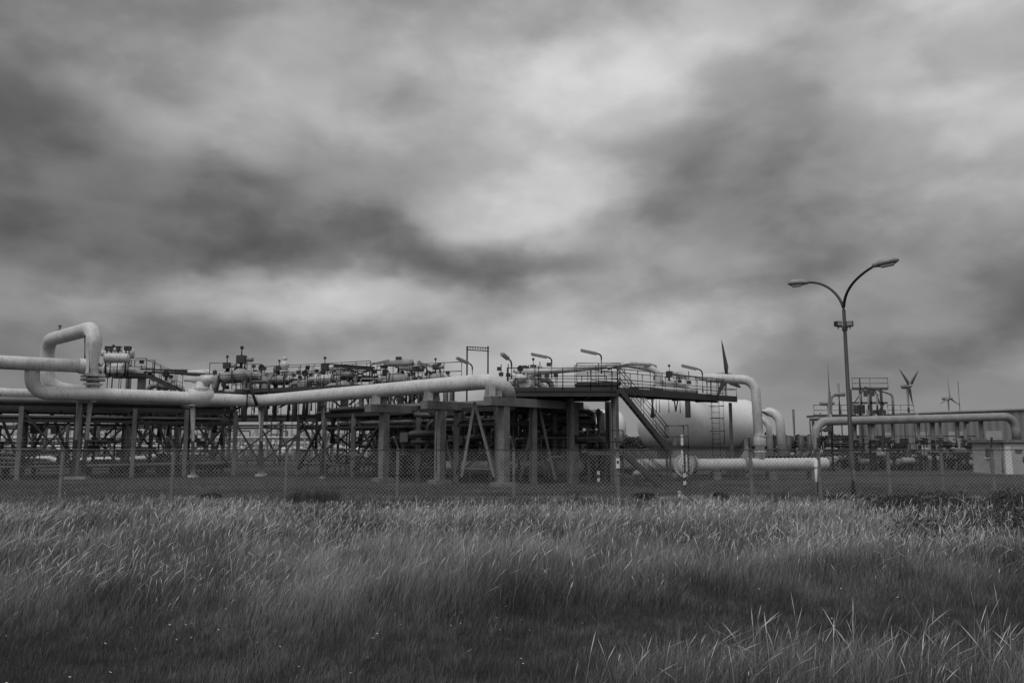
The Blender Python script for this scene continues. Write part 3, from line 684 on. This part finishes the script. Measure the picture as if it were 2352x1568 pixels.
# ============================================================ GROUND
def mesh_np(name,verts,loops,starts,totals,mat,attr=None,smooth=False):
    me=bpy.data.meshes.new(name); me.vertices.add(len(verts)); me.vertices.foreach_set('co',verts.astype(np.float32).ravel())
    me.loops.add(len(loops)); me.loops.foreach_set('vertex_index',loops.astype(np.int32).ravel())
    me.polygons.add(len(starts)); me.polygons.foreach_set('loop_start',starts.astype(np.int32)); me.polygons.foreach_set('loop_total',totals.astype(np.int32))
    if attr is not None:
        a=me.attributes.new('shade','FLOAT','POINT'); a.data.foreach_set('value',attr.astype(np.float32))
    me.materials.append(mat); me.update(calc_edges=True); me.validate()
    ob=bpy.data.objects.new(name,me); scene.collection.objects.link(ob); return ob
GR=bpy.data.materials.new('field_soil_and_thatch'); GR.use_nodes=True; N=GR.node_tree.nodes; L=GR.node_tree.links; b=N['Principled BSDF']; b.inputs['Roughness'].default_value=1; b.inputs['Specular IOR Level'].default_value=0.1
tc=N.new('ShaderNodeTexCoord'); n1=N.new('ShaderNodeTexNoise'); n1.inputs['Scale'].default_value=0.6; n1.inputs['Detail'].default_value=12; n1.inputs['Roughness'].default_value=0.75; L.new(tc.outputs['Object'],n1.inputs['Vector'])
n2=N.new('ShaderNodeTexNoise'); n2.inputs['Scale'].default_value=14; n2.inputs['Detail'].default_value=8; n2.inputs['Roughness'].default_value=0.8; L.new(tc.outputs['Object'],n2.inputs['Vector'])
ad=N.new('ShaderNodeMath'); ad.operation='ADD'; L.new(n1.outputs['Fac'],ad.inputs[0]); L.new(n2.outputs['Fac'],ad.inputs[1])
rp=N.new('ShaderNodeValToRGB')
rp.color_ramp.elements[0].color=(0.014,0.014,0.014,1); rp.color_ramp.elements[1].color=(0.07,0.07,0.07,1)
dv=N.new('ShaderNodeMath'); dv.operation='MULTIPLY'; dv.inputs[1].default_value=0.5
L.new(ad.outputs[0],dv.inputs[0]); L.new(dv.outputs[0],rp.inputs['Fac']); rp.color_ramp.elements[0].position=0.38; rp.color_ramp.elements[1].position=0.62
L.new(rp.outputs[0],b.inputs['Base Color'])
bp=N.new('ShaderNodeBump'); bp.inputs['Strength'].default_value=0.8; bp.inputs['Distance'].default_value=0.05; L.new(n2.outputs['Fac'],bp.inputs['Height']); L.new(bp.outputs[0],b.inputs['Normal'])
me=bpy.data.meshes.new('ground'); s=4000; me.from_pydata([(-s,-200,0),(s,-200,0),(s,s*1.5,0),(-s,s*1.5,0)],[],[(0,1,2,3)]); me.materials.append(GR); g=bpy.data.objects.new('ground',me); scene.collection.objects.link(g)
GV=make_mat('gravel',0.028,1.0,0,0.6,1.2,bump=0.8,bscale=30)
me=bpy.data.meshes.new('gravel_yard'); me.from_pydata([(-60,38,0.004),(40,38,0.004),(60,110,0.004),(-90,110,0.004)],[],[(0,1,2,3)]); me.materials.append(GV); g=bpy.data.objects.new('gravel_yard',me); scene.collection.objects.link(g)
# ============================================================ GRASS
def vnoise(x,y,sc,seed):
    r=np.random.default_rng(seed); T=r.random((64,64)); x=x/sc+100;y=y/sc+100
    xi=np.floor(x).astype(int);yi=np.floor(y).astype(int);fx=x-xi;fy=y-yi;fx=fx*fx*(3-2*fx);fy=fy*fy*(3-2*fy)
    g=lambda a,b:T[a%64,b%64]
    return (g(xi,yi)*(1-fx)+g(xi+1,yi)*fx)*(1-fy)+(g(xi,yi+1)*(1-fx)+g(xi+1,yi+1)*fx)*fy
def sst(a,b,x): t=np.clip((x-a)/(b-a),0,1); return t*t*(3-2*t)
def hmap(x,y):
    n=vnoise(x,y,1.6,1)*0.6+vnoise(x,y,0.5,2)*0.4; big=vnoise(x,y,4,5)
    h=0.36*(0.45+1.0*n)
    lo=3.0+4.3*sst(-1.5,1.5,x); hi=8.9+1.9*sst(-3,5,x)+(big-0.5)*1.8
    band=sst(-0.5,0.5,y-lo)*(1-sst(-0.8,1.0,y-hi))
    h=h*(1-band)+(0.04+0.09*n)*band
    h=h*(1-0.45*sst(19.5,23,y)); h=h*(1-0.4*sst(27.5,29.5,y))
    return h,n,band
def blades(N,ymin,ymax,xm,hmul,wid,seed,stalk=False,mask=None,bend=0.5,keepall=False):
    r=np.random.default_rng(seed)
    u=r.random(N); Y=np.sqrt(ymin**2+u*(ymax**2-ymin**2)); X=(r.random(N)*2-1)*(0.70*Y+xm)
    h,n,band=hmap(X,Y)
    keep=np.ones(N,bool)
    cl=vnoise(X,Y,0.24,11)*0.6+vnoise(X,Y,0.8,12)*0.4
    if not keepall: keep&= r.random(N) < np.clip(0.2+1.7*(cl-0.22),0.12,1)
    if mask is not None: keep&=r.random(N)<mask(X,Y)
    X,Y,h,n,band,cl=X[keep],Y[keep],h[keep],n[keep],band[keep],cl[keep]; M=len(X)
    H=h*hmul*np.clip(r.normal(1,0.28,M),0.35,1.6)
    W=wid*(0.7+0.6*r.random(M))*(0.6+Y/20)
    az=r.normal(0.0,0.8,M); flip=r.random(M)<0.35; az=np.where(flip,r.random(M)*6.283,az)
    B=bend*np.abs(r.normal(0.6,0.45,M)); B=np.clip(B,0.03,0.8)
    lx,ly=np.cos(az),np.sin(az)
    fa=r.random(M)*3.1416; wx,wy=np.cos(fa),np.sin(fa)*0.5
    if stalk: prof=[(0,0.8),(0.45,0.7),(0.78,0.6),(0.81,1.8),(0.90,2.4),(1.0,0.2)]
    else: prof=[(0,1),(0.4,0.85),(0.75,0.55),(1.0,0.05)]
    m=len(prof); V=np.zeros((M,m,2,3)); sh=np.zeros((M,m,2))
    big=vnoise(X,Y,2.6,21)*0.6+vnoise(X*0.5,Y,1.1,22)*0.4
    tone=np.clip(r.normal(0.54,0.22,M)+(cl-0.5)*0.6+(big-0.5)*0.8,0.02,1)
    if stalk: tone=np.clip(r.normal(0.98,0.18,M),0.6,1.25)
    tone=tone*(1-band*0.33)
    for i,(t,w) in enumerate(prof):
        off=B*t**2*H; z=H*t*(1-0.28*B*t)
        cx=X+lx*off; cy=Y+ly*off
        for s,sg in ((0,-1),(1,1)):
            V[:,i,s,0]=cx+sg*wx*W*w/2; V[:,i,s,1]=cy+sg*wy*W*w/2; V[:,i,s,2]=z
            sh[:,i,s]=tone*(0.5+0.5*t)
    idx=np.arange(M)[:,None]*(2*m); fs=[]
    for i in range(m-1):
        fs.append(np.concatenate([idx+2*i,idx+2*i+1,idx+2*i+3,idx+2*i+2],1))
    F=np.stack(fs,1).reshape(-1,4)
    return V.reshape(-1,3),F,sh.ravel()
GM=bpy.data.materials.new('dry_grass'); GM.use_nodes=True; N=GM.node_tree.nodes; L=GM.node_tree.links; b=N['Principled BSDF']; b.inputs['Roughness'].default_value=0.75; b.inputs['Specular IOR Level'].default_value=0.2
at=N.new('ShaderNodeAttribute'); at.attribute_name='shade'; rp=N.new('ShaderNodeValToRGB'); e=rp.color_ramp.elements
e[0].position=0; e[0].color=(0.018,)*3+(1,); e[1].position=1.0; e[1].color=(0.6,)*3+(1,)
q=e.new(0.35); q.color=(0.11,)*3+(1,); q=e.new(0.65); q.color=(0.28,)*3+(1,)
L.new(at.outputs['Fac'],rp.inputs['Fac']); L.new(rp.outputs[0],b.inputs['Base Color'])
def mk(X,Y):
    m=np.full(X.shape,0.22)
    m+=0.95*(X<-2.5)*sst(9.0,10.5,Y)*(1-sst(13.5,15,Y))*vnoise(X,Y,0.9,31)
    m+=0.9*(X>3.0)*(X<9)*sst(11.5,12.5,Y)*(1-sst(15,16,Y))*vnoise(X,Y,0.8,32)
    m+=0.7*sst(15,18,Y)*(1-sst(21,23,Y))*vnoise(X,Y,1.1,33)
    m+=0.45*(X>-0.8)*(1-sst(6.7,7.6,Y))
    _,_,band=hmap(X,Y); m*=(1-band*0.95)
    return np.clip(m,0,1)
def tus(X,Y):
    m=np.zeros(X.shape)
    for px,rr in ((715,0.5),(745,0.35),(690,0.3),(560,0.25),(1320,0.2),(1790,0.25)):
        x=G(px,27.2).x; m+=(0.7 if px in (715,745,690) else 0.25)*np.exp(-((X-x)**2/rr**2+(Y-27.2)**2/0.5))
    return np.clip(m,0,1)
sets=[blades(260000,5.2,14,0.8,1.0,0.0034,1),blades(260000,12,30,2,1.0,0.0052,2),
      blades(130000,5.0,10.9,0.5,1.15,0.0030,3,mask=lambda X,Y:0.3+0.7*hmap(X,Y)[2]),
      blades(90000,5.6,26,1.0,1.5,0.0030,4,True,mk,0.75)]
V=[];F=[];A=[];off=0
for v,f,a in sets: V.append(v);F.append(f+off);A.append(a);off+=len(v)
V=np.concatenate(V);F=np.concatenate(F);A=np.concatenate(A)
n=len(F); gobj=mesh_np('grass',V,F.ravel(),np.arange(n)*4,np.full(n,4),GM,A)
v1,f1,a1=blades(120000,29,40,3,0.55,0.010,9); v2,f2,a2=blades(90000,26,28.6,0,3.0,0.006,19,mask=tus,keepall=True)
v=np.concatenate([v1,v2]); f=np.concatenate([f1,f2+len(v1)]); a=np.concatenate([a1*0.6,a2*0.6]); n=len(f)
mesh_np('grass',v,f.ravel(),np.arange(n)*4,np.full(n,4),GM,a)
# daisies
r=np.random.default_rng(50); vv=[];ff=[];mi=[]
for k in range(230):
    if k<150: x=r.uniform(-6.5,0.5); y=r.uniform(6.2,9.5)
    else: x=r.uniform(-4,6.5); y=r.uniform(7.6,10.6)
    z=r.uniform(0.10,0.17); rad=r.uniform(0.008,0.015); b0=len(vv); tx,ty=r.uniform(-.5,.5,2)
    for j in range(8): a=j*math.pi/4; rr=rad*(1 if j%2 else 0.75); px_,py_=math.cos(a)*rr,math.sin(a)*rr; vv.append((x+px_,y+py_,z+px_*tx+py_*(ty-0.4)))
    ff.append(tuple(range(b0,b0+8))); mi.append(0)
    b0=len(vv); vv+=[(x-0.001,y,0),(x+0.001,y,0),(x+0.001,y,z-0.002),(x-0.001,y,z-0.002)]; ff.append((b0,b0+1,b0+2,b0+3)); mi.append(1)
me=bpy.data.meshes.new('daisy_flowers'); me.from_pydata(vv,[],ff); me.materials.append(WALLW); me.materials.append(STEEL); me.polygons.foreach_set('material_index',mi); ob=bpy.data.objects.new('daisy_flowers',me); scene.collection.objects.link(ob)
# ============================================================ BUSHES
LM=make_mat('bush_leaves',0.04,0.7,0,0.7,1.5)
def bush(name,lobes,nleaf,ls,seed):
    r=np.random.default_rng(seed); vs=[]
    tot=sum(l[3]*l[4]*l[5] for l in lobes)
    for (x,y,z,a,b_,c) in lobes:
        k=int(nleaf*(a*b_*c)/tot); d=r.normal(size=(k,3)); d/=np.linalg.norm(d,axis=1)[:,None]; rad=r.random(k)**0.33*(0.8+0.35*vnoise(d[:,0]*3,d[:,2]*3+d[:,1]*2,0.6,seed))
        p=np.array([x,y,z])+d*rad[:,None]*np.array([a,b_,c]); p=p[p[:,2]>0.02]; k=len(p)
        u=r.normal(size=(k,3)); u/=np.linalg.norm(u,axis=1)[:,None]; w=r.normal(size=(k,3)); w-=u*(u*w).sum(1)[:,None]; w/=np.linalg.norm(w,axis=1)[:,None]
        s=ls*(0.5+r.random(k))[:,None]
        vs.append(np.stack([p-u*s,p+w*s*0.45,p+u*s,p-w*s*0.45],1).reshape(-1,3))
    V=np.concatenate(vs); n=len(V)//4; return mesh_np(name,V,np.arange(n*4),np.arange(n)*4,np.full(n,4),LM)
r=random.Random(3); lob=[]
for k in range(80):
    Y=r.uniform(15.5,25); x=G(r.uniform(2000+ (25-Y)*12,2700),Y).x; h=r.uniform(0.3,0.55); lob.append((x,Y,h*0.5,r.uniform(0.5,1.2),r.uniform(0.4,0.9),h*0.75))
bush('bramble_bush',lob,90000,0.03,4)
lob=[(G(px,27.8).x,27.8,0.1,0.5,0.35,r.uniform(0.12,0.25)) for px in (480,1480,1650,1920,1990,2080)]
bush('shrub',lob,5000,0.04,7)
lob=[]
for k in range(120):
    Y=r.uniform(300,420); x=r.uniform(-0.75*Y,0.75*Y); lob.append((x,Y,2.0,r.uniform(6,16),4,r.uniform(2.0,4.2)))
bush('distant_tree_line',lob,60000,0.9,8)
# ============================================================ SUN
el=math.radians(52); azs=math.radians(215)
sd=bpy.data.lights.new('sun','SUN'); sd.energy=1.0; sd.angle=math.radians(25); sd.color=(1,1,1)
so=bpy.data.objects.new('sun',sd); scene.collection.objects.link(so)
sunv=Vector((math.sin(azs)*math.cos(el),math.cos(azs)*math.cos(el),math.sin(el)))
so.rotation_euler=(-sunv).to_track_quat('-Z','Y').to_euler(); so.location=sunv*60
# ============================================================ WORLD
w=bpy.data.worlds.new('World'); scene.world=w; w.use_nodes=True; T=w.node_tree; N=T.nodes; L=T.links
for x in list(N): N.remove(x)
out=N.new('ShaderNodeOutputWorld')
sky=N.new('ShaderNodeTexSky'); sky.sky_type='NISHITA'; sky.sun_disc=False; sky.sun_elevation=el; sky.sun_rotation=azs
bw=N.new('ShaderNodeRGBToBW'); L.new(sky.outputs[0],bw.inputs[0]); bgS=N.new('ShaderNodeBackground'); bgS.inputs['Strength'].default_value=0.08; L.new(bw.outputs[0],bgS.inputs['Color'])
def M(op,a=None,b=None,c=None,clamp=False):
    n=N.new('ShaderNodeMath'); n.operation=op; n.use_clamp=clamp
    for i,x in enumerate((a,b,c)):
        if x is None: continue
        if isinstance(x,(int,float)): n.inputs[i].default_value=x
        else: L.new(x,n.inputs[i])
    return n.outputs[0]
def MR(v,a,b,c=0.0,d=1.0):
    n=N.new('ShaderNodeMapRange'); n.interpolation_type='SMOOTHSTEP'; L.new(v,n.inputs[0])
    for i,x in enumerate((a,b,c,d)): n.inputs[i+1].default_value=x
    return n.outputs[0]
tc=N.new('ShaderNodeTexCoord'); sx=N.new('ShaderNodeSeparateXYZ'); L.new(tc.outputs['Generated'],sx.inputs[0])
X,Y,Zc=sx.outputs
AZ=M('ARCTAN2',X,Y); EL=M('ARCSINE',Zc)
cp=N.new('ShaderNodeVectorMath'); cp.operation='MULTIPLY'; L.new(tc.outputs['Generated'],cp.inputs[0]); cp.inputs[1].default_value=(1,1,1.8)
def noise(scale,det,rough,dist=0.0,off=0.0):
    n=N.new('ShaderNodeTexNoise'); n.inputs['Scale'].default_value=scale; n.inputs['Detail'].default_value=det; n.inputs['Roughness'].default_value=rough; n.inputs['Distortion'].default_value=dist
    mp=N.new('ShaderNodeMapping'); mp.inputs['Location'].default_value=(off,off*1.7,off*.3); L.new(cp.outputs[0],mp.inputs[0]); L.new(mp.outputs[0],n.inputs['Vector']); return n.outputs['Fac']
nA=noise(6.0,4,0.5,0.0,3.1); nB=noise(6.0,4,0.5,0.0,17.7); nC=noise(6.5,5,0.47,0.15,8.3); nE=noise(4.2,4,0.44,0.2,5.5); nD=noise(18,4,0.5,0.1,1.3)
wa=M('ADD',AZ,M('MULTIPLY',M('SUBTRACT',nA,0.5),0.22))
we=M('ADD',EL,M('MULTIPLY',M('SUBTRACT',nB,0.5),0.13))
cw=N.new('ShaderNodeCombineXYZ'); L.new(wa,cw.inputs[0]); L.new(we,cw.inputs[1])
blobs=[(60,120,330,160,-26),(450,150,260,120,14),(700,90,200,90,14),(1300,60,90,60,-20),(1290,250,150,170,46),(1580,120,220,100,42),(2320,20,150,80,70),(2250,230,200,110,30),
 (60,480,260,170,-30),(330,560,260,70,-26),(120,620,200,45,-26),(900,595,260,50,-44),(1190,630,130,35,-34),(640,500,160,50,-14),(1050,430,260,80,22),(560,290,220,80,14),(850,280,160,120,-8),
 (1750,440,260,60,-20),(1950,540,190,60,-28),(1500,500,150,60,-16),(1900,260,170,90,-6),(420,660,260,42,36),(700,705,200,45,26),(1330,720,260,60,32),(1600,760,250,50,24),(2200,720,200,60,-40),(2330,600,140,60,-8),
 (150,720,160,40,14),(520,790,230,35,-18),(100,800,240,40,-6),(900,760,200,40,-8),(1250,850,300,40,18),(2250,850,200,60,-12),(1080,250,140,140,20),(1330,520,200,60,24),(2150,420,140,60,16),(1700,620,150,40,-12),(450,430,200,50,-6)]
acc=None
for (px,py,sx_,sy_,wt) in blobs:
    d=S(px,py,10)-Vector((0,0,CH)); az=math.atan2(d.x,d.y); e_=math.asin(d.z/d.length)
    ka=FPX/sx_/1.35; ke=FPX/sy_/1.35
    vm=N.new('ShaderNodeVectorMath'); vm.operation='MULTIPLY_ADD'; L.new(cw.outputs[0],vm.inputs[0]); vm.inputs[1].default_value=(ka,ke,0); vm.inputs[2].default_value=(-az*ka,-e_*ke,0)
    dt=N.new('ShaderNodeVectorMath'); dt.operation='DOT_PRODUCT'; L.new(vm.outputs[0],dt.inputs[0]); L.new(vm.outputs[0],dt.inputs[1])
    ex=M('EXPONENT',M('MULTIPLY',M('POWER',dt.outputs['Value'],1.2),-0.75))
    acc=M('MULTIPLY_ADD',ex,float(wt),acc if acc is not None else 0.0)
acc=M('MULTIPLY',M('TANH',M('DIVIDE',acc,60.0)),58.0)
base=M('ADD',acc,149.0)
base=M('ADD',base,MR(nC,0.38,0.62,-9.0,9.0))
base=M('ADD',base,MR(nE,0.42,0.60,-8.0,9.0))
base=M('ADD',base,M('MULTIPLY',M('SUBTRACT',nC,0.5),34.0))
base=M('ADD',base,M('MULTIPLY',M('SUBTRACT',nD,0.5),18.0))
hz=MR(EL,-0.02,0.12)
mixh=M('ADD',M('MULTIPLY',base,hz),M('MULTIPLY',M('SUBTRACT',1.0,hz),134.0))
ov=MR(EL,0.58,1.1,0,75); bhd=MR(M('MULTIPLY',Y,-1.0),-0.2,0.5,0,34)
val=M('ADD',M('ADD',mixh,ov),bhd)
val=M('MAXIMUM',M('DIVIDE',val,255.0),0.25); lin=M('POWER',val,2.2)
bgC=N.new('ShaderNodeBackground'); L.new(lin,bgC.inputs['Color']); bgC.inputs['Strength'].default_value=1.0
ms=N.new('ShaderNodeMixShader'); ms.inputs[0].default_value=0.96; L.new(bgS.outputs[0],ms.inputs[1]); L.new(bgC.outputs[0],ms.inputs[2]); L.new(ms.outputs[0],out.inputs[0])
w.cycles.sampling_method='MANUAL'; w.cycles.sample_map_resolution=512
# ============================================================ CAMERA
cd=bpy.data.cameras.new('camera'); cam=bpy.data.objects.new('camera',cd); scene.collection.objects.link(cam); scene.camera=cam
cd.sensor_width=36; cd.lens=FPX/2352*36; cd.clip_end=8000; cd.clip_start=0.05
cam.location=(0,0,CH); cam.rotation_euler=(math.pi/2+TH,0,0)
scene.view_settings.view_transform='Standard'; scene.view_settings.look='None'; scene.view_settings.exposure=0
